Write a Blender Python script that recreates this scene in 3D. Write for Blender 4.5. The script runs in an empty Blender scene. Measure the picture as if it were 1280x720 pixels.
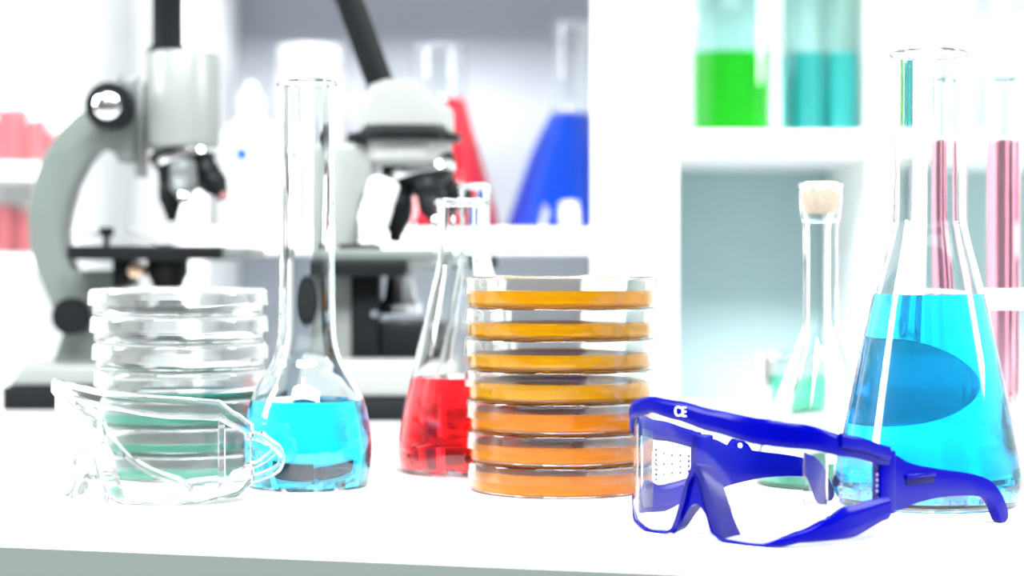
import bpy, bmesh, math, random
from mathutils import Vector, Matrix
PI = math.pi
SC = bpy.context.scene
COL = SC.collection
random.seed(4)

# ------------------------------------------------------------------ measures
F = 2489.0           # focal length in pixels of a 1280 px wide frame (70 mm on 36 mm)
HOR = 335.0          # image row of the horizon
BZ = 0.80            # bench top height
CH = 0.107           # camera height above the bench top
FLOOR = 0.0


def X(px, d):
    return (px - 640.0) * d / F


def Z(py, d):        # height above the bench top
    return CH - (py - HOR) * d / F


# ------------------------------------------------------------------ materials
def new_mat(name):
    m = bpy.data.materials.new(name)
    m.use_nodes = True
    nt = m.node_tree
    for n in list(nt.nodes):
        nt.nodes.remove(n)
    out = nt.nodes.new('ShaderNodeOutputMaterial')
    return m, nt, out


def solid(name, col, rough=0.4, metal=0.0, noise=0.04, scale=30.0, coat=0.0, spec=0.5):
    m, nt, out = new_mat(name)
    b = nt.nodes.new('ShaderNodeBsdfPrincipled')
    b.inputs['Roughness'].default_value = rough
    b.inputs['Metallic'].default_value = metal
    b.inputs['Coat Weight'].default_value = coat
    b.inputs['Specular IOR Level'].default_value = spec
    tc = nt.nodes.new('ShaderNodeTexCoord')
    nz = nt.nodes.new('ShaderNodeTexNoise')
    nz.inputs['Scale'].default_value = scale
    nz.inputs['Detail'].default_value = 3
    nt.links.new(tc.outputs['Object'], nz.inputs['Vector'])
    mx = nt.nodes.new('ShaderNodeMix')
    mx.data_type = 'RGBA'
    mx.inputs['A'].default_value = (*[c * (1 - noise) for c in col], 1)
    mx.inputs['B'].default_value = (*[min(1, c * (1 + noise)) for c in col], 1)
    nt.links.new(nz.outputs['Fac'], mx.inputs['Factor'])
    nt.links.new(mx.outputs['Result'], b.inputs['Base Color'])
    nt.links.new(b.outputs['BSDF'], out.inputs['Surface'])
    return m


def glass(name, col=(0.985, 0.995, 0.995), ior=1.47, rough=0.0, haze=0.0, haze_col=(0.9, 0.95, 0.94)):
    m, nt, out = new_mat(name)
    g = nt.nodes.new('ShaderNodeBsdfGlass')
    g.inputs['Color'].default_value = (*col, 1)
    g.inputs['IOR'].default_value = ior
    g.inputs['Roughness'].default_value = rough
    last = g.outputs['BSDF']
    if haze > 0:
        d = nt.nodes.new('ShaderNodeBsdfDiffuse')
        d.inputs['Color'].default_value = (*haze_col, 1)
        t = nt.nodes.new('ShaderNodeBsdfTranslucent')
        t.inputs['Color'].default_value = (*haze_col, 1)
        a = nt.nodes.new('ShaderNodeMixShader')
        a.inputs[0].default_value = 0.5
        nt.links.new(d.outputs[0], a.inputs[1])
        nt.links.new(t.outputs[0], a.inputs[2])
        x = nt.nodes.new('ShaderNodeMixShader')
        x.inputs[0].default_value = haze
        nt.links.new(last, x.inputs[1])
        nt.links.new(a.outputs[0], x.inputs[2])
        last = x.outputs[0]
    nt.links.new(last, out.inputs['Surface'])
    return m


def liquid(name, sigma, ior=1.333, cloud=0.0, cloud_col=(1, 1, 1)):
    """clear coloured liquid: refracting surface and absorbing body (sigma per metre and channel)"""
    m, nt, out = new_mat(name)
    g = nt.nodes.new('ShaderNodeBsdfGlass')
    g.inputs['Color'].default_value = (1, 1, 1, 1)
    g.inputs['IOR'].default_value = ior
    g.inputs['Roughness'].default_value = 0.0
    last = g.outputs['BSDF']
    if cloud > 0:
        d = nt.nodes.new('ShaderNodeBsdfDiffuse')
        d.inputs['Color'].default_value = (*cloud_col, 1)
        t = nt.nodes.new('ShaderNodeBsdfTranslucent')
        t.inputs['Color'].default_value = (*cloud_col, 1)
        a = nt.nodes.new('ShaderNodeMixShader')
        a.inputs[0].default_value = 0.25
        nt.links.new(d.outputs[0], a.inputs[1])
        nt.links.new(t.outputs[0], a.inputs[2])
        x = nt.nodes.new('ShaderNodeMixShader')
        x.inputs[0].default_value = cloud
        nt.links.new(last, x.inputs[1])
        nt.links.new(a.outputs[0], x.inputs[2])
        last = x.outputs[0]
    nt.links.new(last, out.inputs['Surface'])
    v = nt.nodes.new('ShaderNodeVolumeAbsorption')
    dens = max(sigma)
    v.inputs['Density'].default_value = dens
    v.inputs['Color'].default_value = (*[1 - s / dens for s in sigma], 1)
    nt.links.new(v.outputs[0], out.inputs['Volume'])
    return m


M = {}
M['bench'] = solid('bench_white_laminate', (0.80, 0.80, 0.80), 0.2, noise=0.005)
M['bench_edge'] = solid('bench_grey_edge', (0.088, 0.108, 0.099), 0.5, noise=0.02)
M['wall'] = solid('wall_white_paint', (0.90, 0.92, 0.92), 0.8, noise=0.01)
M['floor'] = solid('floor_pale_vinyl', (0.70, 0.72, 0.72), 0.4, noise=0.05)
M['cab'] = solid('cabinet_white', (0.93, 0.95, 0.95), 0.4, noise=0.005)
M['cab_back_grey'] = solid('cabinet_back_grey_blue', (0.43, 0.465, 0.52), 0.6, noise=0.02)
M['cab_back_teal'] = solid('cabinet_back_teal_grey', (0.39, 0.54, 0.555), 0.6, noise=0.02)
M['glass'] = glass('clear_borosilicate')
M['glass_far'] = glass('clear_glass_far', (0.98, 0.99, 0.99), haze=0.01)
M['glass_mint'] = glass('mint_tinted_glass', (0.90, 0.99, 0.97), haze=0.015, haze_col=(0.75, 0.97, 0.92))
M['dish'] = glass('clear_polystyrene', (0.99, 0.99, 0.985), 1.40)
M['dish_milky'] = glass('hazy_polystyrene', (0.985, 0.99, 0.99), 1.42, haze=0.035, haze_col=(0.93, 0.97, 0.96))
M['lens'] = glass('clear_polycarbonate', (0.995, 0.995, 1.0), 1.22)
M['lens_hazy'] = glass('clear_hazy_polycarbonate', (0.98, 0.99, 0.99), 1.42, haze=0.02, haze_col=(0.95, 0.98, 0.98))
M['rib'] = glass('clear_rib', (0.99, 0.99, 1.0), 1.4, haze=0.03, haze_col=(0.95, 0.97, 0.98))
M['cyan'] = liquid('cyan_solution', (85, 9, 2.0))
M['cyan_deep'] = liquid('blue_solution', (95, 12, 3.2))
M['red'] = liquid('red_solution', (1.2, 85, 75))
M['pink'] = liquid('pink_solution', (1, 60, 44))
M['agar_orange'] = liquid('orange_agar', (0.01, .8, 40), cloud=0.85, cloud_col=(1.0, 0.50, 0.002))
M['agar_orange_dim'] = liquid('orange_agar_dim_light', (0.01, 1.5, 60), cloud=0.85, cloud_col=(1.0, 0.33, 0.001))  # weaker light in the lower dishes, painted in as a redder orange
M['agar_teal'] = liquid('teal_agar', (30, 1, 5), cloud=0.9, cloud_col=(0.0, 0.52, 0.36))
M['green_far'] = liquid('green_solution', (12, 0.3, 30), cloud=0.85, cloud_col=(0.003, 0.33, 0.001))
M['teal_far'] = liquid('turquoise_solution', (16, 0.5, 0.8), cloud=0.85, cloud_col=(0.001, 0.66, 0.68))
M['red_far'] = liquid('red_solution_far', (0.1, 40, 30), cloud=0.85, cloud_col=(1.0, 0.03, 0.07))
M['pink_far'] = liquid('rose_solution_far', (0.2, 12, 9), cloud=0.7, cloud_col=(1.0, 0.30, 0.34))
M['blue_far'] = liquid('royal_blue_solution', (40, 8, 0.3), cloud=0.85, cloud_col=(0.0, 0.10, 0.85))
M['green_pale'] = liquid('pale_green_solution', (20, 1, 6), cloud=0.5, cloud_col=(0.03, 0.55, 0.33))
M['blue_plastic'] = solid('royal_blue_plastic', (0.0003, 0.0006, 0.15), 0.2, noise=0.03, spec=0.06)
M['blue_dark'] = solid('blue_plastic_slot_shade', (0.001, 0.001, 0.05), 0.5, spec=0.1)  # darker blue, the slot's shade put into the colour
M['white_ink'] = solid('white_ink', (0.9, 0.92, 0.98), 0.5)
M['grey_ink'] = solid('grey_ink', (0.10, 0.10, 0.22), 0.6)
M['spot'] = glass('frosted_marking_spot', (0.97, 0.97, 0.97), 1.4, 0.5, haze=0.6, haze_col=(0.85, 0.88, 0.9))
M['cork'] = solid('cork', (0.70, 0.58, 0.45), 0.85, noise=0.25, scale=400)
M['black'] = solid('black_enamel', (0.006, 0.007, 0.008), 0.38, noise=0.1, spec=0.08)
M['black_matt'] = solid('black_rubber', (0.006, 0.007, 0.008), 0.6, noise=0.1, spec=0.08)
M['scope_grey'] = solid('microscope_grey_green_paint', (0.085, 0.105, 0.097), 0.35, noise=0.02)
M['scope_light'] = solid('microscope_light_grey_paint', (0.165, 0.185, 0.178), 0.35, noise=0.02)
M['scope_white'] = solid('microscope_white_paint', (0.20, 0.215, 0.21), 0.35, noise=0.02)
M['dark_grey'] = solid('dark_grey_metal', (0.10, 0.115, 0.115), 0.35, metal=0.3)
M['chrome'] = solid('brushed_chrome', (0.82, 0.83, 0.85), 0.18, metal=1.0)
M['white_plastic'] = solid('white_plastic', (0.60, 0.62, 0.62), 0.4, noise=0.01, spec=0.3)
M['blue_dot'] = solid('blue_print', (0.005, 0.09, 0.60), 0.6, spec=0.1)
M['brass'] = solid('brass', (0.55, 0.40, 0.28), 0.3, metal=0.8)
M['lensglass'] = solid('dark_lens', (0.25, 0.12, 0.12), 0.1)


# ------------------------------------------------------------------ mesh builder
class MB:
    def __init__(self):
        self.v, self.f = [], []

    def add(self, vs, fs, mat=None):
        o = len(self.v)
        for p in vs:
            p = Vector(p)
            self.v.append(mat @ p if mat is not None else p)
        for f in fs:
            self.f.append([i + o for i in f])
        return self

    def lathe(self, prof, n=64, mat=None, closed=True):
        """prof: closed loop of (r, z), r = 0 on the axis"""
        vs, fs, rings = [], [], []
        for r, z in prof:
            if r < 1e-7:
                rings.append([len(vs)])
                vs.append((0, 0, z))
            else:
                rings.append(list(range(len(vs), len(vs) + n)))
                vs += [(r * math.cos(2 * PI * k / n), r * math.sin(2 * PI * k / n), z) for k in range(n)]
        m = len(rings)
        for i in range(m if closed else m - 1):
            a, b = rings[i], rings[(i + 1) % m]
            if len(a) == 1 and len(b) == 1:
                continue
            for k in range(n):
                k2 = (k + 1) % n
                if len(a) == 1:
                    fs.append([a[0], b[k2], b[k]])
                elif len(b) == 1:
                    fs.append([a[k], a[k2], b[0]])
                else:
                    fs.append([a[k], a[k2], b[k2], b[k]])
        return self.add(vs, fs, mat)

    def rod(self, p0, p1, prof, n=32):
        """solid of revolution along p0 -> p1; prof (r, fraction) from p0 to p1"""
        p0, p1 = Vector(p0), Vector(p1)
        L = (p1 - p0).length
        q = (p1 - p0).to_track_quat('Z', 'Y').to_matrix().to_4x4()
        mt = Matrix.Translation(p0) @ q
        pr = [(0, prof[0][1] * L)] + [(r, t * L) for r, t in prof] + [(0, prof[-1][1] * L)]
        return self.lathe(pr, n, mt, closed=False)

    def cyl(self, p0, p1, r, r1=None, n=32, bev=0.0):
        r1 = r if r1 is None else r1
        L = (Vector(p1) - Vector(p0)).length
        b = min(bev, L / 3, r / 2) if bev else 0
        if b:
            pr = [(r - b, 0), (r - 0.3 * b, 0.3 * b / L), (r, b / L), (r1, 1 - b / L), (r1 - 0.3 * b, 1 - 0.3 * b / L), (r1 - b, 1)]
        else:
            pr = [(r, 0), (r1, 1)]
        return self.rod(p0, p1, pr, n)

    def bm(self, bm, mat=None):
        bm.verts.ensure_lookup_table()
        bm.verts.index_update()
        self.add([v.co.copy() for v in bm.verts], [[v.index for v in f.verts] for f in bm.faces], mat)
        bm.free()
        return self

    def box(self, lo, hi, bev=0.0, seg=2, mat=None):
        b = bmesh.new()
        bmesh.ops.create_cube(b, size=1)
        for v in b.verts:
            v.co = Vector([lo[i] + (v.co[i] + .5) * (hi[i] - lo[i]) for i in range(3)])
        if bev:
            bmesh.ops.bevel(b, geom=list(b.edges), offset=bev, segments=seg, profile=.5, affect='EDGES')
        return self.bm(b, mat)

    def prism(self, poly, y0, y1, bev=0.0, seg=2, mat=None):
        """polygon in (x, z) extruded along y"""
        b = bmesh.new()
        a = [b.verts.new((x, y0, z)) for x, z in poly]
        c = [b.verts.new((x, y1, z)) for x, z in poly]
        n = len(poly)
        b.faces.new(a)
        b.faces.new(list(reversed(c)))
        for i in range(n):
            b.faces.new([a[i], c[i], c[(i + 1) % n], a[(i + 1) % n]])
        bmesh.ops.recalc_face_normals(b, faces=list(b.faces))
        if bev:
            es = [e for e in b.edges if len(e.link_faces) == 2 and
                  (abs(e.verts[0].co.y - e.verts[1].co.y) < 1e-9)]
            bmesh.ops.bevel(b, geom=es, offset=bev, segments=seg, profile=.5, affect='EDGES')
        return self.bm(b, mat)

    def tube(self, pts, r, n=12, flat=1.0):
        pts = [Vector(p) for p in pts]
        rr = r if isinstance(r, (list, tuple)) else [r] * len(pts)
        vs, fs = [], []
        for i, p in enumerate(pts):
            t = (pts[min(i + 1, len(pts) - 1)] - pts[max(i - 1, 0)]).normalized()
            a = t.cross(Vector((0, 0, 1)))
            if a.length < 1e-4:
                a = t.cross(Vector((0, 1, 0)))
            a.normalize()
            b = a.cross(t).normalized()
            for k in range(n):
                an = 2 * PI * k / n
                vs.append(p + a * (math.cos(an) * rr[i] * flat) + b * (math.sin(an) * rr[i]))
        for i in range(len(pts) - 1):
            for k in range(n):
                k2 = (k + 1) % n
                fs.append([i * n + k, i * n + k2, (i + 1) * n + k2, (i + 1) * n + k])
        fs.append(list(range(n)))
        fs.append(list(reversed(range((len(pts) - 1) * n, len(pts) * n))))
        return self.add(vs, fs)

    def build(self, name, mat, parent=None, angle=35):
        me = bpy.data.meshes.new(name)
        me.from_pydata([tuple(p) for p in self.v], [], self.f)
        b = bmesh.new()
        b.from_mesh(me)
        bmesh.ops.recalc_face_normals(b, faces=list(b.faces))
        b.to_mesh(me)
        b.free()
        me.polygons.foreach_set('use_smooth', [True] * len(me.polygons))
        me.set_sharp_from_angle(angle=math.radians(angle))
        me.materials.append(mat)
        o = bpy.data.objects.new(name, me)
        COL.objects.link(o)
        if parent is not None:
            o.parent = parent
        return o


def tag(o, label, cat, group=None):
    o['label'] = label
    o['category'] = cat
    if group:
        o['group'] = group
    return o


def thing(name, label, cat, loc, rz=0.0, group=None):
    o = bpy.data.objects.new(name, None)
    o.empty_display_size = 0.02
    COL.objects.link(o)
    o.location = loc
    o.rotation_euler = (0, 0, rz)
    return tag(o, label, cat, group)


def structure(o):
    o['kind'] = 'structure'
    return o


def dup(root, loc, label, rz=None):
    r = root.copy()
    COL.objects.link(r)
    r.location = loc
    r['label'] = label
    if rz is not None:
        r.rotation_euler = (0, 0, rz)
    for ch in list(root.children):
        c = ch.copy()
        COL.objects.link(c)
        c.parent = r
        for g in ch.children:
            e = g.copy()
            COL.objects.link(e)
            e.parent = c
    return r


def catmull(pts, n=6, zmin=-9.0):
    """smooth a list of tuples"""
    out = []
    P = [pts[0]] + list(pts) + [pts[-1]]
    for i in range(1, len(P) - 2):
        p0, p1, p2, p3 = P[i - 1], P[i], P[i + 1], P[i + 2]
        for k in range(n):
            t = k / n
            out.append(tuple(0.5 * (2 * b + (c - a) * t + (2 * a - 5 * b + 4 * c - d) * t * t + (-a + 3 * b - 3 * c + d) * t ** 3)
                             for a, b, c, d in zip(p0, p1, p2, p3)))
    out.append(tuple(pts[-1]))
    return [(*p[:-1], max(p[-1], zmin)) for p in out]


def lerp_tab(tab, q):
    if q <= tab[0][0]:
        return tab[0][1]
    for (a, x), (b, y) in zip(tab, tab[1:]):
        if q <= b:
            t = (q - a) / (b - a)
            t = t * t * (3 - 2 * t) * 0.5 + t * 0.5
            return x + (y - x) * t
    return tab[-1][1]


# ------------------------------------------------------------------ glassware
def vessel_profile(outer, wall, floor_t, lip=0.0):
    """outer: list (r, z) from the base edge up to the rim; returns closed lathe loop, and the inner curve"""
    out = list(outer)
    n = len(out)
    inner = []
    for i, (r, z) in enumerate(out):
        a = out[max(i - 1, 0)]
        b = out[min(i + 1, n - 1)]
        tx, tz = b[0] - a[0], b[1] - a[1]
        L = math.hypot(tx, tz) or 1
        nx, nz = -tz / L, tx / L
        inner.append((max(r + nx * wall, 0.0005), z + nz * wall))
    top = out[-1][1]
    inner = [(r, min(z, top)) for r, z in inner if z > floor_t]
    r0 = inner[0][0]
    inner = [(r0 * 0.9, floor_t)] + inner
    inner[-1] = (inner[-1][0], top)
    loop = [(0, 0.0006)] + out
    rim = (out[-1][0] + inner[-1][0]) / 2
    loop += [(rim, top + wall * 0.5)]
    loop += list(reversed(inner)) + [(0, floor_t)]
    return loop, inner


def liquid_profile(inner, level, over=0.00025):
    pr = [(0, inner[0][1] - over)]
    last = None
    for r, z in inner:
        if z >= level:
            if last:
                t = (level - last[1]) / max(z - last[1], 1e-9)
                pr.append((last[0] + (r - last[0]) * t + over, level))
            break
        pr.append((r + over, z - (over if z == inner[0][1] else 0)))
        last = (r, z)
    pr.append((0, level))
    return pr


def flask(name, label, loc, outer, wall, floor_t, level=None, liq=None, gmat='glass', smooth=5, group=None, cat='flask', seg=96):
    root = thing(name, label, cat, loc, 0, group)
    out = catmull(outer, smooth, 0.0) if smooth else outer
    loop, inner = vessel_profile(out, wall, floor_t)
    MB().lathe(loop, seg).build('glass_body', M[gmat], root, 50)
    if level is not None:
        MB().lathe(liquid_profile(inner, level), seg, closed=False).build('liquid', M[liq], root, 50)
    return root, inner


def rim(zt, r, w=0.0016, h=0.004):
    """points of a rolled lip at the top of a neck of radius r"""
    return [(r, zt - h), (r + w * .7, zt - h * .65), (r + w, zt - h * .35), (r + w * .8, zt - h * .08), (r + w * .4, zt)]


# ------------------------------------------------------------------ room
fl = structure(MB().box((-4, -1.0, -0.05), (4, 3.3, 0.0)).build('floor', M['floor']))
wb = structure(MB().box((-4, 3.2, 0.0), (4, 3.3, 2.8)).build('wall_back', M['wall']))
bb = structure(MB().box((-4, 3.185, 0.0), (4, 3.2, 0.09), 0.003).build('baseboard_back', M['cab']))

# ------------------------------------------------------------------ bench
ang = math.atan2(-0.27, 1.0)
broot = thing('lab_bench', 'white laboratory bench with a grey front edge carrying all the glassware', 'lab bench', (-0.06, 0.735, 0.0), ang)
MB().box((-1.3, 0.0, BZ - 0.028), (1.3, 0.90, BZ), 0.0012).build('bench_top', M['bench'], broot)
MB().box((-1.28, 0.006, 0.10), (1.28, 0.88, BZ - 0.028)).build('bench_cabinet', M['bench_edge'], broot)
MB().box((-1.299, -0.0012, BZ - 0.03), (1.299, 0.004, BZ - 0.0012)).build('front_edge', M['bench_edge'], broot)
MB().box((-1.25, 0.05, 0.0), (1.25, 0.85, 0.10)).build('plinth', M['black_matt'], broot)

# ------------------------------------------------------------------ shelving behind
D0, D1 = 2.40, 2.80


def shelf_unit(name, label, x0, x1, zs, back, bx0=None, stile_l=0.02, stile_r=0.02, top=2.05, base=0.0):
    r = thing(name, label, 'cabinet', ((x0 + x1) / 2, D0, base), 0)
    cx = (x0 + x1) / 2
    a, b = x0 - cx, x1 - cx
    for s, (p, q) in enumerate(((a, a + 0.018), (b - 0.018, b))):
        MB().box((p, 0.018, 0), (q, D1 - D0, top), 0.001).build('side_panel', M['cab'], r)
    MB().box((a, 0, 0), (a + stile_l, 0.018, top), 0.0015).build('face_stile', M['cab'], r)
    MB().box((b - stile_r, 0, 0), (b, 0.018, top), 0.0015).build('face_stile', M['cab'], r)
    MB().box((a, D1 - D0 - 0.01, 0), (b, D1 - D0, top)).build('back_panel', M[back], r)
    for z in zs:
        MB().box((a + 0.019, 0.001, z - 0.030), (b - 0.019, D1 - D0 - 0.011, z - 0.0004), 0.0015).build('shelf', M['cab'], r)
    MB().box((a, 0, top), (b, D1 - D0, top + 0.03), 0.002).build('top_panel', M['cab'], r)
    return r


zL = BZ + Z(285, D0)      # left shelf surface
zR = BZ + Z(163, D0)      # right shelf surface
sL = shelf_unit('open_cabinet', 'white open cabinet behind the microscopes holding the red and royal blue flasks',
                X(225, D0), X(826, D0), [zL, zL + 0.45, 0.62, 0.3, 0.04], 'cab_back_grey', stile_l=0.03, stile_r=X(826, D0) - X(741, D0))
sR = shelf_unit('open_cabinet', 'white open cabinet holding the big green beaker, behind the corked flask',
                X(826.5, D0), X(1118, D0), [zR, zR + 0.42, 0.72, 0.4, 0.04], 'cab_back_teal', stile_l=0.019, stile_r=0.03)
sQ = shelf_unit('open_cabinet', 'white open cabinet behind the tube rack and the tall blue conical flask',
                X(1118.5, D0), X(1118.5, D0) + 0.5, [zR, zR + 0.42, 0.72, 0.4, 0.04], 'cab_back_teal', stile_l=0.03, stile_r=0.03)
# far white rack with the rose coloured bottles
D2 = 2.75
pr = thing('wall_rack', 'white shelf rack with rose coloured bottles behind the grey curved microscope arm', 'shelf', (X(-285, D2), D2, 0))
wr = 0.42
for sx in (-wr, wr - 0.02):
    MB().box((sx, 0, 0), (sx + 0.02, 0.38, 2.0), 0.002).build('side_panel', M['cab'], pr)
zp1, zp2 = BZ + Z(203, D2), BZ + Z(318, D2)
for z in (zp1, zp2, zp1 + 0.36, 0.5, 0.1):
    MB().box((-wr + 0.021, 0, z - 0.022), (wr - 0.021, 0.38, z - 0.0004), 0.002).build('shelf', M['cab'], pr)
MB().box((-wr, 0.38, 0), (wr, 0.39, 2.0)).build('back_panel', M['cab'], pr)

# bottles on the far rack
specs = [(8, zp1, 26, 110, 'tall rose coloured bottle on the upper rack shelf, cut by the frame edge'),
         (45, zp1, 15, 128, 'slim rose coloured bottle second along the upper rack shelf'),
         (70, zp1, 10, 150, 'small pale rose bottle at the end of the upper rack shelf'),
         (0, zp2, 20, 232, 'rose coloured bottle on the lower rack shelf, cut by the frame edge'),
         (34, zp2, 12, 240, 'slim rose coloured bottle at the end of the lower rack shelf')]
for px, z, hw, ytop, lab in specs:
    d = D2 + 0.10
    r = hw * d / F
    h = (BZ + Z(ytop, d)) - z
    flask('reagent_bottle', lab, (X(px, d), d, z), [(r * .9, 0), (r, 0.004), (r, h * .70), (r * .85, h * .80), (r * .5, h * .9), (r * .5, h)],
          0.0015, 0.004, h * 0.72, 'pink_far', 'glass_far', 3, 'rose bottles on the far rack', 'bottle', 40)

# flasks in the left cabinet
d = 2.53
s_ = d / F
flask('conical_flask', 'red filled conical flask on the cabinet shelf behind the microscope with the slanted eyepiece',
      (X(549, d), d, zL), [(0.066, 0), (0.073, 0.003), (0.076, 0.010), (0.052, 0.10), (0.034, 0.165), (0.0335, 0.18), (0.0335, 0.225)] + rim(0.232, 0.0335, .002),
      0.002, 0.004, 0.166, 'red_far', 'glass_far', 3, None, 'flask', 64)
flask('conical_flask', 'royal blue filled conical flask on the cabinet shelf beside the wide white post',
      (X(713, d), d, zL), [(0.070, 0), (0.077, 0.003), (0.080, 0.010), (0.052, 0.095), (0.024, 0.150), (0.0235, 0.17), (0.0235, 0.255)] + rim(0.262, 0.0235, .002),
      0.002, 0.004, 0.147, 'blue_far', 'glass_far', 3, None, 'flask', 64)

# white bottles behind the first microscope
d = 2.50
wbt = thing('wash_bottle', 'white plastic wash bottle with a blue dot, beside the tall narrow-necked flask', 'bottle', (X(314, d), d, zL))
MB().lathe([(0, 0)] + catmull([(0.036, 0), (0.040, 0.005), (0.040, 0.10), (0.034, 0.125), (0.016, 0.14), (0.015, 0.15)], 4, 0.0) + [(0, 0.15)], 40, closed=False).build('bottle_body', M['white_plastic'], wbt)
MB().lathe([(0, .149), (0.017, .149), (0.017, .165), (0.012, .170), (0.006, .185), (0, .186)], 32, closed=False).build('cap', M['white_plastic'], wbt)
MB().cyl((-0.006, -0.0415, Z(195, d) - Z(285, D0)), (-0.006, -0.038, Z(195, d) - Z(285, D0)), 0.0085, n=24).build('label_dot', M['blue_dot'], wbt)
d = 2.60
jb = thing('storage_jar', 'large white plastic jar standing behind the neck of the tall blue flask', 'jar', (X(388, d), d, zL))
MB().lathe([(0, 0)] + catmull([(0.040, 0), (0.045, 0.006), (0.045, 0.19), (0.040, 0.205), (0.036, 0.21)], 4, 0.0) + [(0, 0.21)], 40, closed=False).build('jar_body', M['white_plastic'], jb)
MB().lathe([(0, .2105), (0.042, .2105), (0.0425, .213), (0.0425, .238), (0.041, .241), (0, .241)], 40, closed=False).build('lid', M['white_plastic'], jb)

# right cabinet contents
d = 2.52
gb = 73 * d / F
flask('beaker', 'big glass beaker half filled with bright green liquid on the cabinet shelf', (X(914, d), d, zR),
      [(gb * .96, 0), (gb * .995, 0.003), (gb, 0.012), (gb, 0.20), (gb + .002, 0.204)], 0.0016, 0.003, 0.102, 'green_far', 'glass_mint', 2, None, 'beaker', 64)
for px, hw, lab in ((1010, 20, 'slim glass cylinder of turquoise liquid standing next to the green beaker'),
                    (1052, 20, 'slim glass cylinder of turquoise liquid nearest the cabinet post, beyond its twin')):
    r = hw * d / F
    flask('glass_cylinder', lab, (X(px, d), d, zR), [(r * .95, 0), (r, 0.003), (r, 0.24), (r + .0015, 0.243)], 0.0013, 0.003, 0.106, 'teal_far', 'glass_mint', 0,
          'turquoise cylinders in the cabinet', 'cylinder', 40)
d = 2.62
r = 34 * d / F
jar2 = thing('storage_jar', 'white plastic jar on the upper shelf seen above the tall blue conical flask', 'jar', (X(1182, d), d, zR))
MB().lathe([(0, 0)] + catmull([(r * .92, 0), (r, 0.005), (r, 0.13), (r * .9, 0.15), (r * .8, 0.155)], 4, 0.0) + [(0, 0.155)], 40, closed=False).build('jar_body', M['white_plastic'], jar2)
MB().lathe([(0, .1555), (r * .95, .1555), (r * .95, .19), (r * .9, .193), (0, .193)], 40, closed=False).build('lid', M['white_plastic'], jar2)
d = 2.5
r = 16 * d / F
flask('glass_cylinder', 'empty glass cylinder on the cabinet shelf above the pink test tubes', (X(1258, d), d, zR), [(r * .95, 0), (r, 0.003), (r, 0.22), (r + .0015, 0.223)],
      0.002, 0.004, None, None, 'glass_far', 0, None, 'cylinder', 40)

# pale green beaker far back on the bench
d = 1.50
r = 56 * d / F
flask('beaker', 'low glass beaker of pale green liquid far back behind the corked flask', (X(1000, d), d, BZ), [(r * .95, 0), (r, 0.003), (r, 0.040), (r + .001, 0.042)],
      0.0012, 0.003, 0.026, 'green_pale', 'glass_far', 2, None, 'beaker', 64)

# ------------------------------------------------------------------ foreground glassware
# tall narrow-necked flask with cyan liquid
d = 0.975
flask('volumetric_flask', 'tall long-necked glass flask with cyan liquid beside the clear dishes',
      (X(384, d), d, BZ), [(0.0275, 0), (0.0295, 0.0022), (0.0312, 0.012), (0.0315, 0.022), (0.0295, 0.036), (0.0262, 0.046), (0.0215, 0.0545),
                           (0.0172, 0.062), (0.0148, 0.071), (0.0140, 0.083), (0.0136, 0.110), (0.0134, 0.17)] + rim(0.1985, 0.0134, .0012),
      0.0013, 0.0018, 0.0425, 'cyan', 'glass', 5, None, 'flask', 128)
# red conical flask
d = 1.044
flask('conical_flask', 'small conical flask with bright red liquid behind the orange dish stack',
      (X(577, d), d, BZ), [(0.0285, 0), (0.0312, 0.0018), (0.0332, 0.007), (0.0335, 0.014), (0.0310, 0.030), (0.0262, 0.052), (0.0205, 0.078), (0.0158, 0.097), (0.0136, 0.107), (0.0130, 0.116)]
      + rim(0.1425, 0.0130, .0014), 0.0013, 0.003, 0.0500, 'red', 'glass', 5, None, 'flask', 128)
# clear one behind
d = 1.17
flask('conical_flask', 'empty clear glass flask whose neck shows behind the red conical flask',
      (X(593, d), d, BZ), [(0.026, 0), (0.0285, 0.002), (0.030, 0.008), (0.022, 0.06), (0.0105, 0.108), (0.0092, 0.118), (0.0090, 0.14)] + rim(Z(231, d), 0.0090, .001),
      0.0012, 0.003, None, None, 'glass', 4, None, 'flask', 96)
# big conical flask
d = 0.903
bf, bin_ = flask('conical_flask', 'large tall conical flask with blue liquid beside the blue goggles',
      (X(1161, d), d, BZ), [(0.0365, 0), (0.0395, 0.0018), (0.0418, 0.006), (0.0423, 0.011), (0.0400, 0.024), (0.0335, 0.056), (0.0252, 0.094), (0.0200, 0.114), (0.0172, 0.1255), (0.0164, 0.134), (0.0162, 0.18)]
      + rim(0.205, 0.0162, .0016), 0.0015, 0.004, 0.0950, 'cyan_deep', 'glass', 5, None, 'flask', 128)
# enamel marking spot on its far wall, following the cone
mk = MB()
NU, NV = 24, 24
vs, fs = [], []
for j in range(NV + 1):
    for i in range(NU + 1):
        a, b = -1 + 2 * i / NU, -1 + 2 * j / NV
        aa = a * math.sqrt(1 - b * b / 2)
        bb_ = b * math.sqrt(1 - a * a / 2)
        z = 0.050 + bb_ * 0.021
        rr = 0.0335 + (0.056 - z) * (0.0065 / 0.032) if z < 0.056 else 0.0335 - (z - 0.056) * (0.0083 / 0.038)
        rr += 0.0002
        th = PI / 2 + 0.12 + aa * 0.66
        vs.append((rr * math.cos(th), rr * math.sin(th), z))
for j in range(NV):
    for i in range(NU):
        q = j * (NU + 1) + i
        fs.append([q, q + 1, q + NU + 2, q + NU + 1])
o = mk.add(vs, fs).build('marking_spot', M['spot'], bf)
sm = o.modifiers.new('thick', 'SOLIDIFY')
sm.thickness = 0.0003
sm.offset = 0
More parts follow.
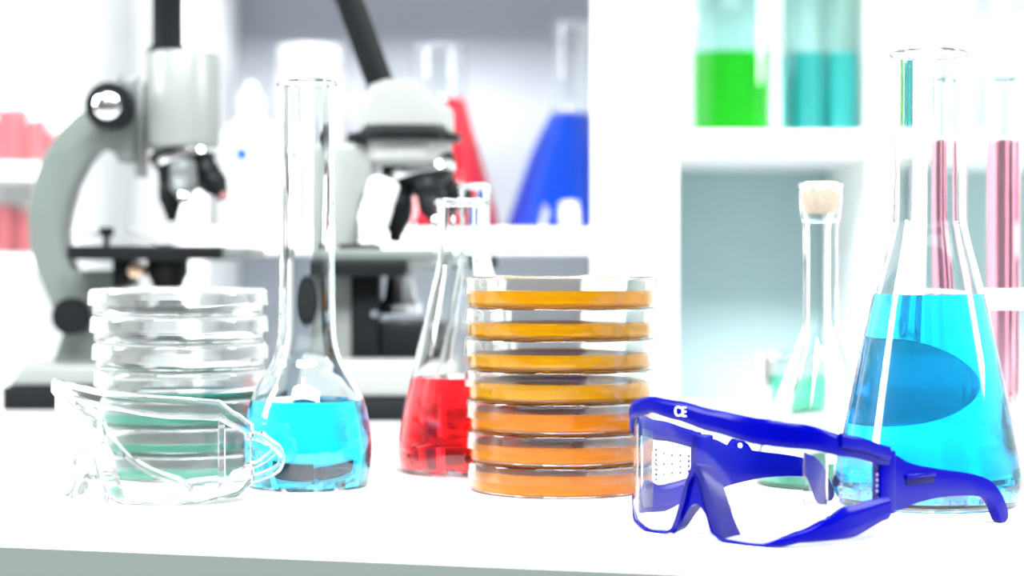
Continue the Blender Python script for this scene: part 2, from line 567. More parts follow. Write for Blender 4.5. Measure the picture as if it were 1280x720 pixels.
# printed strokes low on the front of the flask
mk = MB()
for a, w, h in ((-0.12, .0022, .0006), (0.02, .0006, .0022), (0.10, .0018, .0006), (0.19, .0006, .0026), (0.28, .0016, .0006), (0.36, .0006, .0020)):
    rr = 0.0414
    th = -PI / 2 + a
    mt = Matrix.Translation((rr * math.cos(th), rr * math.sin(th), 0.0052)) @ Matrix.Rotation(th + PI / 2, 4, 'Z')
    mk.box((-w / 2, -0.0006, -h / 2), (w / 2, 0.0003, h / 2), mat=mt)
mk.build('printed_marks', M['grey_ink'], bf)
# corked flask
d = 0.986
cf, _ = flask('conical_flask', 'small clear corked conical flask behind the blue goggles',
      (X(1026, d), d, BZ), [(0.030, 0), (0.0325, 0.0018), (0.0340, 0.006), (0.0335, 0.012), (0.026, 0.033), (0.0165, 0.058), (0.0105, 0.0735), (0.0090, 0.080), (0.0088, 0.09), (0.0088, 0.125), (0.0098, 0.131), (0.0106, 0.138), (0.0108, 0.144)]
      + rim(0.1490, 0.0104, .0009, .003), 0.0011, 0.0028, 0.007, 'green_pale', 'glass', 5, None, 'flask', 96)  # thin green layer puts the green reflection in the base into colour
MB().lathe([(0, .1340), (.0080, .1340), (.0083, .1345), (.0092, .1455), (.0090, .1462), (0, .1462)], 48, closed=False).build('cork', M['cork'], cf)


# ------------------------------------------------------------------ petri dishes
def petri(name, label, cat, loc, R, H, gm, agar=None, agar_h=0.005, group=None):
    r = thing(name, label, cat, loc, 0, group)
    w = 0.0011
    rb = R - 0.0020
    hb = H - 0.0018
    base = [(0, 0.0004), (rb - .006, 0.0004), (rb - .0055, 0), (rb - .0012, 0), (rb - .0003, .0004), (rb, .0013), (rb, hb), (rb - w, hb), (rb - w, 0.0022), (rb - w - .0012, 0.0013), (0, 0.0013)]
    MB().lathe(base, 96).build('dish_base', M[gm], r, 30)
    if agar:
        ra = rb - w + .0002
        MB().lathe([(0, 0.0012), (ra - .0012, .0012), (ra, 0.0022), (ra, 0.0012 + agar_h), (ra - .0012, 0.001 + agar_h), (0, 0.001 + agar_h)], 96, closed=False).build('agar', M[agar], r, 30)
    z0 = H - 0.0085
    zt = H - 0.0004
    f = .0030 if gm == 'dish_milky' else .0013
    arc = [(R - f + f * math.sin(k * PI / 8), H - f + f * math.cos(k * PI / 8)) for k in range(5)]
    arci = [(R - f + (f - w) * math.sin(k * PI / 8), H - f + (f - w) * math.cos(k * PI / 8)) for k in range(4, -1, -1)]
    lid = [(0, zt), (R - .0060, zt), (R - .0055, H)] + arc + [(R + .0003, z0), (R - w, z0)] + arci + [(0, zt - w + .0004)]
    MB().lathe(lid, 96).build('lid', M[gm], r, 30)
    return r


d = 0.961
H7 = 0.01475
ords = ['bottom', 'second from the bottom', 'third from the bottom', 'middle', 'third from the top', 'second from the top', 'topmost']
cx, cy = X(701, d), d
proto = None
for i in range(7):
    lab = 'covered petri dish of orange agar, %s in the orange stack' % ords[i]
    R = 0.0450 + 0.00028 * i
    a = petri('petri_dish', lab, 'petri dish', (cx + random.uniform(-.0003, .0003) - 0.0001 * i, cy, BZ + i * H7 + 0.0001), R, H7 - 0.0001, 'dish', 'agar_orange_dim' if i < 3 else 'agar_orange',
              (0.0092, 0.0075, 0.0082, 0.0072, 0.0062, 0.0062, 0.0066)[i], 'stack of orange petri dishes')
d = 1.03
cx, cy = X(232, d), d
H7 = 0.0138
for i in range(7):
    full = i < 4
    lab = ('covered petri dish with a teal layer, %s in the clear stack' if full else 'empty clear petri dish, %s in the clear stack') % ords[i]
    R = 0.0436 + 0.0004 * i
    petri('petri_dish', lab, 'petri dish', (cx - 0.0006 * i, cy, BZ + i * H7 + 0.0001), R, H7 - 0.0001, 'dish_milky', 'agar_teal' if full else None,
          (0.0056, 0.0040, 0.0050, 0.0018)[i] if full else 0, 'stack of clear petri dishes')

# ------------------------------------------------------------------ tube rack
d = 1.15
kx = d / F
rk = thing('test_tube_rack', 'white plastic test tube rack behind the large blue conical flask', 'test tube rack', (X(1290, d), d, BZ))
x0 = X(1160, d) - X(1290, d)
x1 = -x0
tubes = [X(1187, d), X(1254, d)]
zt1, zt0 = Z(362, d - .03), Z(387, d - .03)


def plate_with_holes(z0, z1, holes, rh):
    """plate split into bars round square-ish wells, one mesh"""
    mb = MB()
    yb = 0.030
    mb.box((x0, -yb, z0), (x1, -rh, z1), 0.0006)
    mb.box((x0, rh, z0), (x1, yb, z1), 0.0006)
    xs = [x0]
    for h in holes:
        xs += [h - rh, h + rh]
    xs.append(x1)
    for a, b in zip(xs[0::2], xs[1::2]):
        mb.box((a, -rh, z0), (b, rh, z1))
    return mb


hl = [t - X(1290, d) for t in tubes] + [tubes[1] - X(1290, d) + (tubes[1] - tubes[0]) * k for k in (1, 2)]
hl = [h for h in hl if h + .012 < x1]
plate_with_holes(zt0, zt1, hl, 0.0104).build('top_plate', M['white_plastic'], rk)
MB().box((x0, -0.030, 0), (x1, 0.030, 0.026), 0.002).build('base_plate', M['white_plastic'], rk)
for sx in (x0, x1 - .004):
    MB().box((sx, -0.028, 0.025), (sx + .004, 0.028, zt0 + .0005)).build('end_post', M['white_plastic'], rk)
tz = 0.0262
for i, t in enumerate(tubes):
    lab = ['test tube of pink liquid seen through the neck of the blue conical flask', 'test tube of pink liquid in the rack, clear of the conical flask'][i]
    r = 0.0096
    H = Z(100, d) - tz
    tt = thing('test_tube', lab, 'test tube', (t, d, BZ + tz), 0, 'pink test tubes in the rack')
    outer = [(r * math.sin(a), r - r * math.cos(a)) for a in [k * PI / 2 / 10 for k in range(1, 11)]] + [(r, H * .5), (r, H - .003), (r + .0008, H - .0012), (r + .0005, H)]
    loop, inner = vessel_profile(outer, 0.0011, 0.0011)
    MB().lathe(loop, 48).build('glass_body', M['glass'], tt, 50)
    MB().lathe(liquid_profile(inner, Z(176, d) - tz), 48, closed=False).build('liquid', M['pink'], tt, 50)


# ------------------------------------------------------------------ goggles
class Shell:
    """horseshoe plan of a wrap-around lens: q runs -1 (far hinge) 0 (far corner) 1 (near corner) 2 (near hinge)"""

    def __init__(self, W, b, h, n, N=160):
        self.W, self.h = W, h
        raw = []
        K = 4000
        for i in range(K + 1):
            th = PI - PI * i / K
            c, s = math.cos(th), math.sin(th)
            x = W / 2 + W / 2 * math.copysign(abs(c) ** (2 / n), c)
            y = h - (h + b) * abs(s) ** (2 / n)
            raw.append((x, y))
        acc = [0]
        for p, q in zip(raw, raw[1:]):
            acc.append(acc[-1] + math.hypot(q[0] - p[0], q[1] - p[1]))
        L = acc[-1]
        side = h / L
        self.pts = []
        j = 0
        for i in range(N + 1):
            t = i / N * L
            while j < K - 1 and acc[j + 1] < t:
                j += 1
            f = (t - acc[j]) / max(acc[j + 1] - acc[j], 1e-12)
            x = raw[j][0] + (raw[j + 1][0] - raw[j][0]) * f
            y = raw[j][1] + (raw[j + 1][1] - raw[j][1]) * f
            u = i / N
            if u < side:
                q = -1 + u / side
            elif u > 1 - side:
                q = 1 + (u - 1 + side) / side
            else:
                q = (u - side) / (1 - 2 * side)
            self.pts.append((q, x, y))
        self.nrm = []
        for i in range(N + 1):
            a = self.pts[max(i - 1, 0)]
            b2 = self.pts[min(i + 1, N)]
            tx, ty = b2[1] - a[1], b2[2] - a[2]
            l = math.hypot(tx, ty)
            self.nrm.append((ty / l * 1.0, -tx / l * 1.0))      # outward

    def at(self, q):
        i = min(range(len(self.pts)), key=lambda k: abs(self.pts[k][0] - q))
        return self.pts[i], self.nrm[i]

    def band(self, q0, q1, zb, zt, oi, oo, rows=6, round_=0.0):
        """closed strip between heights zb(q), zt(q) from inner offset oi to outer offset oo (numbers or tables)"""
        idx = [i for i, p in enumerate(self.pts) if q0 - 1e-6 <= p[0] <= q1 + 1e-6]
        g = lambda v, q: lerp_tab(v, q) if isinstance(v, list) else v
        vs, fs = [], []
        prof = []
        for k in range(rows + 1):
            f = k / rows
            prof.append((f, 1))
        for k in range(rows + 1):
            f = 1 - k / rows
            prof.append((f, 0))
        m = len(prof)
        for i in idx:
            q, x, y = self.pts[i]
            nx, ny = self.nrm[i]
            a, b = g(zb, q), g(zt, q)
            for f, side in prof:
                o = g(oo, q) if side else g(oi, q)
                mid = (g(oo, q) + g(oi, q)) / 2
                e = min(f, 1 - f) * (b - a)
                if round_ and e < round_:
                    o = mid + (o - mid) * (0.55 + 0.45 * math.sqrt(max(0, 1 - (1 - e / round_) ** 2)))
                vs.append((x + nx * o, y + ny * o, a + (b - a) * f))
        for c in range(len(idx) - 1):
            for k in range(m):
                k2 = (k + 1) % m
                fs.append([c * m + k, c * m + k2, (c + 1) * m + k2, (c + 1) * m + k])
        fs.append(list(range(m)))
        fs.append(list(reversed(range((len(idx) - 1) * m, len(idx) * m))))
        return MB().add(vs, fs)


def text_mesh(txt, size, name, mat, parent, depth=0.0002):
    cu = bpy.data.curves.new(name + '_curve', 'FONT')
    cu.body = txt
    cu.size = size
    cu.extrude = depth
    cu.align_x = 'CENTER'
    cu.align_y = 'CENTER'
    tmp = bpy.data.objects.new(name + '_tmp', cu)
    COL.objects.link(tmp)
    bpy.context.view_layer.update()
    dg = bpy.context.evaluated_depsgraph_get()
    me = bpy.data.meshes.new_from_object(tmp.evaluated_get(dg))
    bpy.data.objects.remove(tmp)
    bpy.data.curves.remove(cu)
    me.name = name
    me.materials.clear()
    me.materials.append(mat)
    o = bpy.data.objects.new(name, me)
    COL.objects.link(o)
    o.parent = parent
    return o


ZT = [(-1, .0355), (-.5, .041), (0, .046), (.12, .0525), (.25, .0545), (.4, .0535), (.6, .0510), (.85, .0487), (1, .047), (1.5, .041), (2, .0355)]
ZB = [(-1, .010), (-.5, .0040), (-.1, .0050), (0, .0100), (.1, .0030), (.22, .0004), (.34, .0010), (.40, .0035), (.44, .0120), (.475, .0225), (.5, .0255), (.525, .0225), (.56, .0120), (.60, .0035), (.66, .0008), (.80, .0004), (.93, .0010), (1, .0026), (1.5, .0030), (2, .0085)]
BH = [(-1, .0066), (-.5, .0075), (0, .0085), (.2, .0058), (.5, .0075), (.85, .0095), (1, .0090), (1.5, .0072), (2, .0066)]


def safety_goggles(root, W, b, h, n, frame, lens, folded=False, extra=True):
    S = Shell(W, b, h, n)
    S.band(-1, 2, ZB, ZT, -0.0009, 0.0009, 14).build('lens', M[lens], root, 40)
    zlow = [(q, z - lerp_tab(BH, q)) for q, z in ZT]
    ztop = [(q, z + .0006) for q, z in ZT]
    S.band(-1, 2, zlow, ztop, -0.0016, 0.0026, 6, 0.0012).build('brow_bar', M[frame], root, 50)
    zb0 = [(q, max(z - .0004, 0.0)) for q, z in ZB]
    zb1 = [(q, z + .0006) for q, z in ZB]
    S.band(-.1, 1.1, zb0, zb1, -0.0013, 0.0013, 2).build('lower_rim', M[frame], root, 50)
    # thick clear bends at the two corners of the lens
    for qa, qb in ((-.28, -.04), (1.04, 1.28)):
        S.band(qa, qb, [(q, z + .002) for q, z in ZB], [(q, z - .005) for q, z in ZT], -0.0022, -0.0010, 4, .0008).build('lens_rib', M['rib'], root, 50)
    # lower corner blocks
    for q0, q1, tb in ((.86, 2, [(.86, .0016), (1, .0070), (1.2, .0105), (1.45, .0150), (2, .0172)]),
                       (-1, -.06, [(-1, .0172), (-.45, .0150), (-.2, .0180), (-.06, .0130)])):
        S.band(q0, q1, [(q, z - .0004) for q, z in ZB], tb, -0.0016, 0.0030, 6, 0.0012).build('corner_block', M[frame], root, 50)
    # nose piece: saddle behind the notch
    (q, nx, ny), nn = S.at(.5)
    ctr = catmull([(-.0150, .0012), (-.0112, .0085), (-.0070, .0195), (-.0030, .0275), (0, .0295), (.0030, .0275), (.0070, .0195), (.0112, .0085), (.0150, .0012)], 5)
    cin = catmull([(-.0128, .0006), (-.0106, .0030), (-.0078, .0068), (-.0036, .0120), (0, .0138), (.0036, .0120), (.0078, .0068), (.0106, .0030), (.0128, .0006)], 5)
    rows = [(-.0008, 0, 0, .96), (.002, .0004, 0, .98), (.0048, .0010, -.0006, .98), (.0080, .0020, -.0016, .96)]
    vs, fs = [], []
    C = len(ctr)
    for side in (0, 1):
        for (dy, fl_, dz, sc_) in rows:
            for i, (s, z) in enumerate(ctr if side else cin):
                ox = oz = 0.0
                sg = math.copysign(1, s) if abs(s) > 1e-6 else 0
                low = 1 - min(max(z / .03, 0), 1)
                vs.append((nx + s * sc_ + sg * fl_ * (0.4 + .6 * low) * min(1, abs(s) / .006) + ox, ny + dy + 0.0010, max(z + dz * (1 - low * .6) + oz + low * dy * .25, .0006)))
    R_ = len(rows)
    id_ = lambda sd, r_, i: (sd * R_ + r_) * C + i
    for r_ in range(R_ - 1):
        for i in range(C - 1):
            fs.append([id_(0, r_, i), id_(0, r_, i + 1), id_(0, r_ + 1, i + 1), id_(0, r_ + 1, i)])
            fs.append([id_(1, r_, i), id_(1, r_ + 1, i), id_(1, r_ + 1, i + 1), id_(1, r_, i + 1)])
    for i in range(C - 1):
        fs.append([id_(0, 0, i), id_(1, 0, i), id_(1, 0, i + 1), id_(0, 0, i + 1)])
        fs.append([id_(0, R_ - 1, i), id_(0, R_ - 1, i + 1), id_(1, R_ - 1, i + 1), id_(1, R_ - 1, i)])
    for r_ in range(R_ - 1):
        for i in (0, C - 1):
            fs.append([id_(0, r_, i), id_(0, r_ + 1, i), id_(1, r_ + 1, i), id_(1, r_, i)])
    MB().add(vs, fs).build('nose_piece', M[frame], root, 50)
    # hinges and temples
    if not folded:
        top = [(h - .001, .0345), (.052, .0325), (.06, .0290), (.0774, .0255), (.09, .0235), (.1015, .0212), (.110, .0180), (.1165, .0120), (.1205, .0050), (.1205, .0018), (.1188, .0002)]
        bot = [(.1158, .0002), (.1138, .0020), (.1110, .0070), (.1055, .0110), (.098, .0128), (.0774, .0138), (.062, .0125), (.053, .0108), (h - .001, .0100)]
        poly = catmull(top, 3) + catmull(bot, 3)
        for near in (0, 1):
            xs = (W - .0030, W + .0012) if near else (-.0012, .0030)
            # prism works in (x, z) along y: turn it a quarter so that x becomes the depth axis
            turn = Matrix(((0, 1, 0, 0), (1, 0, 0, 0), (0, 0, 1, 0), (0, 0, 0, 1)))
            k_ = 1.07 if near else 1.15
            tm = MB().prism([(h + (t_ - h) * k_, z_) for t_, z_ in poly], xs[0], xs[1], 0.0008, 2, turn).build('temple', M[frame], root, 40)
            hb = MB().box((xs[0] - .0008, h - .0045, .0098), (xs[1] + .0008, h + .0048, .0350), .0009).build('hinge', M[frame], root, 40)
            if near:
                MB().box((xs[1] - .0005, .0565, .0205), (xs[1] + .0004, .0745, .0228), .0002).build('slot_shade', M['blue_dark'], tm)  # raised strip coloured dark for the shade inside the slot
                MB().box((xs[1] - .0006, .0560, .0229), (xs[1] + .0010, .0750, .0250), .0006).build('ridge', M[frame], tm)
            if not near:
                lug = MB()
                lug.prism([(.0600, .0275), (.0635, .0310), (.0650, .0322), (.0700, .0310), (.0725, .0295), (.0765, .0250), (.0650, .0260)], xs[0] + .0006, xs[1] - .0006, .0005, 2, turn)
                lg = lug.build('lug', M[frame], tm, 40)
                px_ = xs[0] - .0002 if near else xs[0] - .0002
                MB().cyl((xs[0] - .0001, .0668, .0292), (xs[1] + .0001, .0668, .0292), .0011, n=16).build('lug_hole', M['white_ink'], lg)
    else:
        for near in (0, 1):
            sx = W if near else 0.0
            sg = -1 if near else 1
            t0 = h
            pts = catmull([(sx, t0 - .003, .030), (sx - sg * .003, t0 + .004, .029), (sx - sg * .004, t0 + .010 + near * .005, .022), (sx + sg * .004, t0 + .014 + near * .007, .013),
                           (sx + sg * .025, t0 + .014 + near * .008, .0065), (sx + sg * .048, t0 + .010 + near * .009, .0045), (sx + sg * .062, t0 + .006 + near * .009, .0022)], 8)
            MB().tube(pts, 0.0022, 12, 0.7).build('temple', M[frame], root, 50)
            pts = catmull([(sx, t0 - .003, .016), (sx - sg * .004, t0 + .003, .018), (sx - sg * .005, t0 + .008 + near * .003, .024), (sx - sg * .003, t0 + .004, .031)], 8)
            MB().tube(pts, 0.0016, 12).build('hinge_loop', M[frame], root, 50)
    if extra:
        # raised pad on the upper corner of each side and the dotted vents of the side shields
        for q0, q1 in ((1.35, 1.98), (-.98, -.35)):
            zl = [(q, z - .0042) for q, z in ZT]
            zh = [(q, z + .0012) for q, z in ZT]
            S.band(q0, q1, zl, zh, 0.0018, 0.0040, 6, .0014).build('corner_pad', M[frame], root, 50)
        for near in (0, 1):
            dots = MB()
            sg = 1 if near else -1
            for c in range(5):
                t = .018 + c * .0052
                zlo = lerp_tab([(.018, .0165), (.04, .0185)], t)
                zhi = lerp_tab([(.018, .0310), (.04, .0270)], t)
                m_ = (7, 3, 3, 4, 4)[c]
                for k in range(m_):
                    z = zlo + (zhi - zlo) * (k + .5) / m_
                    rr = .00068 if c in (0, 4) else .0006
                    xo = (max if near else min)(p[1] for p in S.pts if abs(p[2] - t) < .0012) + sg * .0010
                    dots.cyl((xo - sg * .0002, t, z), (xo + sg * .00025, t, z), rr, n=10)
            dots.build('vent_dots', M['grey_ink'], root)
        # conformity mark on the brow
        (q, x, y), (ux, uy) = S.at(.44)
        zc = lerp_tab(ZT, .44) - .0032
        t = text_mesh('CE', .0056, 'conformity_mark', M['white_ink'], root)
        t.location = (x + ux * .0027, y + uy * .0027, zc)
        t.rotation_euler = (PI / 2, 0, math.atan2(uy, ux) + PI / 2)
    return S


gr = thing('safety_goggles', 'royal blue framed clear safety goggles in front of the large blue conical flask', 'safety goggles',
           (0.1129 - 0.653 * 0.1003, 0.755 + 0.757 * 0.1003, BZ), math.radians(-49.2))
safety_goggles(gr, 0.1003, 0.010, 0.045, 4.2, 'blue_plastic', 'lens')
a = math.radians(-40)
gc = thing('safety_goggles', 'clear colourless safety goggles with folded temples before the clear dish stack', 'safety goggles',
           (-0.132 - math.cos(a) * 0.11, 0.90 - math.sin(a) * 0.11, BZ), a)
safety_goggles(gc, 0.11, 0.031, 0.018, 2.25, 'lens_hazy', 'lens_hazy', True, False)


# ------------------------------------------------------------------ microscopes
def objective(root, p0, p1, r, mat, tip='chrome', name='objective'):
    o = MB().rod(p0, p1, [(r * .85, 0), (r, .04), (r, .30), (r * .9, .33), (r, .37), (r, .62), (r * .7, .76), (r * .62, .86)], 32).build(name, M[mat], root, 40)
    p0, p1 = Vector(p0), Vector(p1)
    a = p0 + (p1 - p0) * .855
    MB().rod(a, p1, [(r * .5, 0), (r * .46, .7), (r * .34, 1)], 28).build('front_lens', M[tip], o, 40)
    return o


# first microscope
d = 1.56
k1 = d / F
rx = X(190, d)
m1 = thing('microscope', 'grey microscope with a curved arm and upright black eyepiece tube behind the clear dish stack', 'microscope', (rx, d, BZ))


def a1(px, py):
    return ((px - 640) * k1 - rx, CH - (py - HOR) * k1)


def b1(px, py, y=0.0):
    x, z = a1(px, py)
    return (x, y, z)


arm = [(126, 132), (100, 146), (78, 168), (58, 200), (46, 235), (40, 270), (42, 305), (50, 335), (62, 365), (74, 392), (84, 415), (68, 459), (172, 459), (166, 420), (160, 375), (152, 338),
       (96, 338), (88, 318), (86, 290), (90, 262), (98, 233), (112, 204), (126, 188), (138, 187), (148, 194), (153, 204), (173, 204), (173, 132)]
MB().prism([a1(*p) for p in arm], -.017, .017, .003, 2).build('arm', M['scope_grey'], m1)
MB().box((*a1(152, 132)[:1], -.012, a1(0, 132)[1]), (a1(174, 0)[0], .012, a1(0, 98)[1]), .001).build('rack_cover', M['dark_grey'], m1)
x0_, x1_ = a1(33, 0)[0], a1(330, 0)[0]
zb_, zt_ = 0.0, 0.018
MB().box((x0_ - .003, -.064, 0), (x1_ + .003, .064, .0175), .002).build('foot', M['black_matt'], m1)
MB().prism([(x0_, .0176), (x1_, .0176), (x1_ - .006, .034), (x0_ + .010, .034)], -.058, .058, .004, 3).build('base', M['scope_light'], m1)
# focus knobs
for (px, py, r, nm, dep) in ((150, 138, 29, 'focus_knob', .046), (101, 394, 23, 'fine_focus_knob', .040)):
    x, z = a1(px, py)
    rr = r * k1
    kn = MB().rod((x, -.016, z), (x, -dep, z), [(rr * .6, 0), (rr * .6, .3), (rr * .97, .34), (rr, .40), (rr, .93), (rr * .94, 1)], 48).build(nm, M['black'], m1, 40)
    if nm == 'focus_knob':
        MB().rod((x, -dep + .0005, z), (x, -dep - .004, z), [(rr * .58, 0), (rr * .56, .6), (rr * .42, 1)], 40).build('knob_cap', M['chrome'], kn, 40)
    MB().rod((x, .016, z), (x, dep, z), [(rr * .6, 0), (rr * .6, .3), (rr * .97, .34), (rr, .40), (rr, .93), (rr * .94, 1)], 48).build(nm, M['black'], m1, 40)
MB().box((a1(172, 0)[0], -.010, a1(0, 222)[1]), (a1(183, 0)[0], .010, a1(0, 104)[1]), .001).build('slide', M['dark_grey'], m1)
# body tube
cxp = 229
xt = a1(cxp, 0)[0]
rt = 46 * k1
MB().rod((xt, 0, a1(0, 193)[1]), (xt, 0, a1(0, 66)[1]), [(rt * .72, 0), (rt * .93, .06), (rt, .12), (rt, .95), (rt * .96, .985), (rt * .85, 1)], 56).build('body_tube', M['scope_light'], m1, 40)
xe = a1(210, 0)[0]
ze0 = a1(0, 71)[1]
re = 19 * k1
ep = MB().lathe([(0, ze0 - .001), (27 * k1, ze0 - .001), (27 * k1, ze0 + .003), (22 * k1, ze0 + .008), (re, ze0 + .009), (re, ze0 + .085), (re * 1.12, ze0 + .087), (re * 1.15, ze0 + .105), (re * .9, ze0 + .109), (re * .6, ze0 + .109), (re * .55, ze0 + .106), (0, ze0 + .106)], 48, Matrix.Translation((xe, 0, 0)), closed=False)
ep.build('eyepiece_tube', M['black'], m1, 40)
# nosepiece
n0 = Vector(b1(228, 186))
ax = Vector((.28, -.10, -.95)).normalized()
npc = MB().rod(n0, n0 + ax * .020, [(42 * k1, 0), (43 * k1, .10), (43 * k1, .22), (40 * k1, .24), (39 * k1, .55), (30 * k1, .85), (18 * k1, 1)], 56).build('nosepiece', M['black'], m1, 40)
MB().rod(n0 + ax * .0055, n0 + ax * .0110, [(40.6 * k1, 0), (40.6 * k1, .8), (40 * k1, 1)], 56).build('chrome_ring', M['chrome'], npc, 40)
objective(m1, b1(214, 206, -.004), b1(216, 277, -.004), 15.5 * k1, 'black', 'black')
objective(m1, b1(232, 205, -.014), b1(243, 252, -.044), 17 * k1, 'dark_grey', 'chrome')
objective(m1, b1(254, 204, -.004), b1(284, 250, -.010), 16 * k1, 'black', 'lensglass')
objective(m1, b1(240, 200, .014), b1(256, 240, .040), 15 * k1, 'black', 'chrome')
# stage
MB().box((a1(104, 0)[0], -.056, a1(0, 325)[1]), (a1(290, 0)[0], .056, a1(0, 308)[1]), .0015).build('stage', M['black'], m1)
MB().box((a1(290, 0)[0], -.054, a1(0, 323)[1]), (a1(322, 0)[0], .054, a1(0, 309)[1]), .0015).build('stage_end_plate', M['dark_grey'], m1)
cl = MB().cyl(b1(143, 309, -.03), b1(143, 286, -.03), 4 * k1).cyl(b1(143, 296, -.03), b1(143, 285, -.03), 9 * k1, bev=.001).build('clip_knob', M['black'], m1)
MB().tube([b1(150, 293, -.03), b1(120, 293, -.03), b1(98, 293, -.03)], 1.8 * k1, 10).build('clip_arm', M['dark_grey'], cl)
MB().tube([b1(163, 286, -.02), b1(182, 295, -.02), b1(203, 306, -.02), b1(222, 306, -.02)], 2 * k1, 10, 1.8).build('stage_clip', M['chrome'], m1)
MB().box((a1(146, 0)[0], -.018, a1(0, 358)[1]), (a1(168, 0)[0], .018, a1(0, 325)[1]), .001).build('stage_bracket', M['black'], m1)
xc = a1(210, 0)[0]
MB().rod((xc, 0, a1(0, 360)[1]), (xc, 0, a1(0, 325)[1]), [(18 * k1, 0), (22 * k1, .3), (26 * k1, .5), (26 * k1, 1)], 40).build('condenser', M['black'], m1, 40)
MB().cyl(b1(182, 338, -.02), b1(182, 338, -.045), 9 * k1, bev=.001).build('condenser_knob', M['brass'], m1)
MB().rod((xc, 0, .034), (xc, 0, .062), [(36 * k1, 0), (36 * k1, .55), (30 * k1, .75), (24 * k1, 1)], 40).build('lamp_house', M['scope_light'], m1, 40)

# second microscope
d = 1.45
k2 = d / F
rx2 = X(480, d)
m2 = thing('microscope', 'white headed microscope with a slanted black eyepiece tube behind the red conical flask', 'microscope', (rx2, d, BZ))


def a2(px, py):
    return ((px - 640) * k2 - rx2, CH - (py - HOR) * k2)


def b2(px, py, y=0.0):
    x, z = a2(px, py)
    return (x, y, z)


x0_, x1_ = a2(372, 0)[0], a2(566, 0)[0]
MB().box((x0_ - .003, -.062, 0), (x1_ + .003, .062, .0155), .002).build('foot', M['black_matt'], m2)
MB().prism([(x0_, .0156), (x1_, .0156), (x1_ - .006, .043), (x0_ + .006, .043)], -.056, .056, .005, 3).build('base', M['scope_white'], m2)
arm2 = [(408, 186), (420, 180), (470, 180), (470, 232), (455, 250), (448, 300), (446, 345), (450, 380), (448, 458), (385, 458), (398, 410), (402, 345), (406, 300)]
MB().prism([a2(*p) for p in arm2], -.020, .020, .004, 3).build('arm', M['scope_light'], m2)
x, z = a2(390, 375)
rr = 31 * k2
for sg in (-1, 1):
    kn = MB().rod((x, sg * .019, z), (x, sg * .054, z), [(rr * .5, 0), (rr * .5, .25), (rr * .97, .3), (rr, .36), (rr, .72), (rr * .95, .76), (rr * .6, .78), (rr * .58, 1)], 48).build('focus_knob', M['black'], m2, 40)
# head
head = [(451, 169), (452, 134), (466, 110), (486, 103), (521, 103), (566, 139), (567, 169)]
MB().prism([a2(*p) for p in head], -.030, .030, .006, 1).build('head', M['scope_white'], m2, 4)
xc, zc = a2(505, 173)
MB().rod((xc, 0, zc - 5 * k2), (xc, 0, zc + 5 * k2), [(70 * k2, 0), (72 * k2, .2), (72 * k2, .8), (70 * k2, 1)], 64).build('head_ring', M['black'], m2, 40)
MB().cyl(b2(548, 173, -.030), b2(548, 173, -.046), 7 * k2, bev=.001).build('lock_screw', M['black'], m2)
xt = a2(508, 0)[0]
MB().rod((xt, 0, a2(0, 209)[1]), (xt, 0, a2(0, 178)[1]), [(50 * k2, 0), (57 * k2, .25), (57 * k2, 1)], 56).build('head_mount', M['scope_white'], m2, 40)
p0, p1 = Vector(b2(478, 112)), Vector(b2(420, -46))
L = (p1 - p0).length
MB().rod(p0, p1, [(20 * k2, 0), (20 * k2, .05), (17.5 * k2, .06), (17.5 * k2, .74), (20 * k2, .75), (20.5 * k2, .97), (18 * k2, 1)], 48).build('eyepiece_tube', M['black'], m2, 40)
n0 = Vector(b2(522, 203))
ax = Vector((.22, -.16, -.95)).normalized()
npc = MB().rod(n0, n0 + ax * .022, [(46 * k2, 0), (47 * k2, .10), (47 * k2, .24), (43 * k2, .26), (41 * k2, .60), (30 * k2, .88), (18 * k2, 1)], 56).build('nosepiece', M['black'], m2, 40)
MB().rod(n0 + ax * .0065, n0 + ax * .0130, [(44 * k2, 0), (44 * k2, .8), (43 * k2, 1)], 56).build('chrome_ring', M['chrome'], npc, 40)
objective(m2, b2(503, 218, -.004), b2(494, 303, -.004), 18 * k2, 'black', 'black')
objective(m2, b2(485, 228, -.030), b2(462, 309, -.040), 19 * k2, 'white_plastic', 'white_plastic')
objective(m2, b2(533, 225, -.012), b2(552, 284, -.036), 18 * k2, 'black', 'chrome')
objective(m2, b2(548, 218, .010), b2(572, 262, .034), 16 * k2, 'black', 'chrome')
# stage
MB().box((a2(402, 0)[0], -.052, a2(0, 345)[1]), (a2(512, 0)[0], .052, a2(0, 326)[1]), .0015).build('stage', M['black'], m2)
MB().box((a2(410, 0)[0], -.048, a2(0, 325.5)[1]), (a2(545, 0)[0], .040, a2(0, 312)[1]), .0015).build('stage_plate', M['scope_grey'], m2)
MB().box((a2(512.5, 0)[0], -.046, a2(0, 338)[1]), (a2(600, 0)[0], .040, a2(0, 326)[1]), .0015).build('stage_slide', M['dark_grey'], m2)
MB().cyl(b2(598, 328, -.02), b2(622, 328, -.02), 8 * k2, bev=.001).build('stage_knob', M['black'], m2)
MB().box((a2(430, 0)[0], -.046, a2(0, 312)[1]), (a2(480, 0)[0], -.020, a2(0, 306)[1]), .001).build('slide_holder', M['black'], m2)
MB().box((a2(443, 0)[0], -.030, a2(0, 455)[1]), (a2(477, 0)[0], .010, a2(0, 345)[1]), .0015).build('column', M['black'], m2)
MB().cyl(b2(472, 391, -.030), b2(472, 391, -.033), 5 * k2).build('column_screw', M['chrome'], m2)
xc = a2(500, 0)[0]
MB().rod((xc, 0, a2(0, 392)[1]), (xc, 0, a2(0, 345)[1]), [(27 * k2, 0), (27 * k2, .25), (20 * k2, .4), (16 * k2, 1)], 40).build('condenser', M['chrome'], m2, 40)
MB().box((a2(479, 0)[0], -.030, a2(0, 452)[1]), (a2(548, 0)[0], .030, a2(0, 400)[1]), .003).build('lamp_house', M['black'], m2)

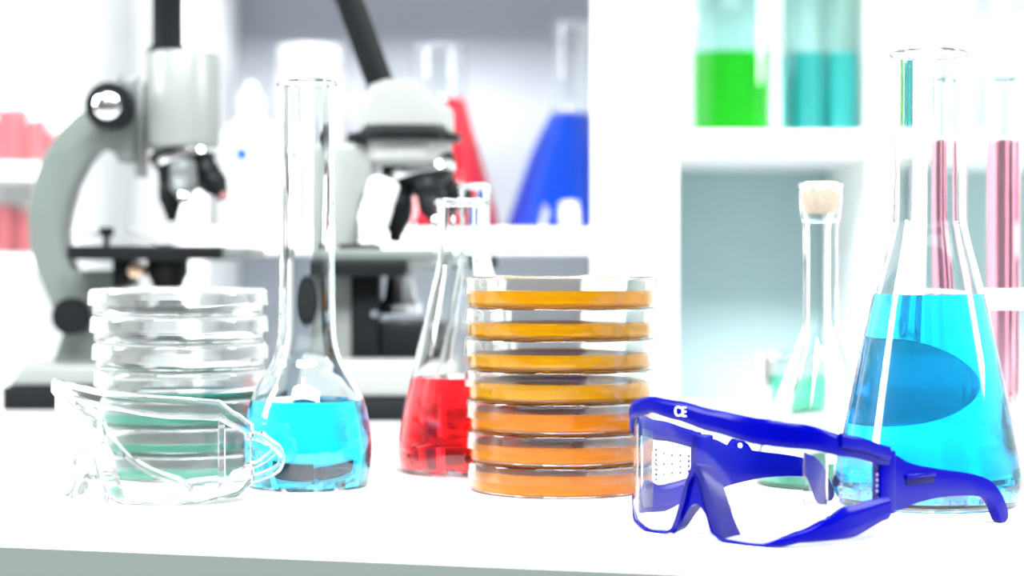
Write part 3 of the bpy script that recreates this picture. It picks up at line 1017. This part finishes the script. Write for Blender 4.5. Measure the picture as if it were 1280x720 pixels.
# ------------------------------------------------------------------ light
w = bpy.data.worlds.new('bright_lab')
SC.world = w
w.use_nodes = True
nt = w.node_tree
bg = nt.nodes['Background']
bg.inputs['Color'].default_value = (0.97, 0.99, 1.0, 1)
# surround light for the unseen room, dimmed behind the camera to weaken glass reflections
tcw = nt.nodes.new('ShaderNodeTexCoord')
sep = nt.nodes.new('ShaderNodeSeparateXYZ')
mr = nt.nodes.new('ShaderNodeMapRange')
mr.interpolation_type = 'SMOOTHSTEP'
mr.inputs['From Min'].default_value = -0.65
mr.inputs['From Max'].default_value = 0.5
mr.inputs['To Min'].default_value = 0.08
mr.inputs['To Max'].default_value = 0.65
nt.links.new(tcw.outputs['Generated'], sep.inputs[0])
nt.links.new(sep.outputs['Y'], mr.inputs['Value'])
nt.links.new(mr.outputs['Result'], bg.inputs['Strength'])


def area(name, loc, target, sx, sy, power, col=(1, 1, 1)):
    l = bpy.data.lights.new(name, 'AREA')
    l.shape = 'RECTANGLE'
    l.size, l.size_y = sx, sy
    l.energy = power
    l.color = col
    o = bpy.data.objects.new(name, l)
    COL.objects.link(o)
    o.location = loc
    o.rotation_euler = (Vector(target) - Vector(loc)).to_track_quat('-Z', 'Y').to_euler()
    return o


area('left_fill_light', (-2.4, 0.75, 2.0), (0, 1.2, 0.9), 0.55, 1.3, 58)  # added fill out of view, gives narrow streaks on the glass
area('right_fill_light', (2.4, 0.70, 2.0), (0.1, 1.2, 0.9), 0.55, 1.3, 50)  # added fill on the other side, for streaks on right glass edges
area('overhead_fill_light', (0.0, -0.85, 2.95), (0.1, 1.3, 0.9), 2.6, 0.8, 225)  # added fill above and behind the camera, brightens the camera-facing sides

# ------------------------------------------------------------------ camera
cam = bpy.data.cameras.new('camera')
cam.sensor_width = 36
cam.lens = F / 1280 * 36
cam.clip_start = 0.02
cam.dof.use_dof = True
cam.dof.focus_distance = 0.87
cam.dof.aperture_fstop = 8.0
co = bpy.data.objects.new('camera', cam)
COL.objects.link(co)
co.location = (0, 0, BZ + CH)
co.rotation_euler = (PI / 2 - math.atan((360 - HOR) / F), 0, 0)
SC.camera = co

SC.view_settings.view_transform = 'Standard'
SC.view_settings.look = 'None'
SC.view_settings.gamma = 1.0
SC.view_settings.use_curve_mapping = False
SC.view_settings.exposure = 0.75
cy_ = SC.cycles
cy_.max_bounces = 40
cy_.transmission_bounces = 36
cy_.glossy_bounces = 12
cy_.diffuse_bounces = 5
cy_.transparent_max_bounces = 16
cy_.sample_clamp_indirect = 6.0
cy_.use_denoising = True
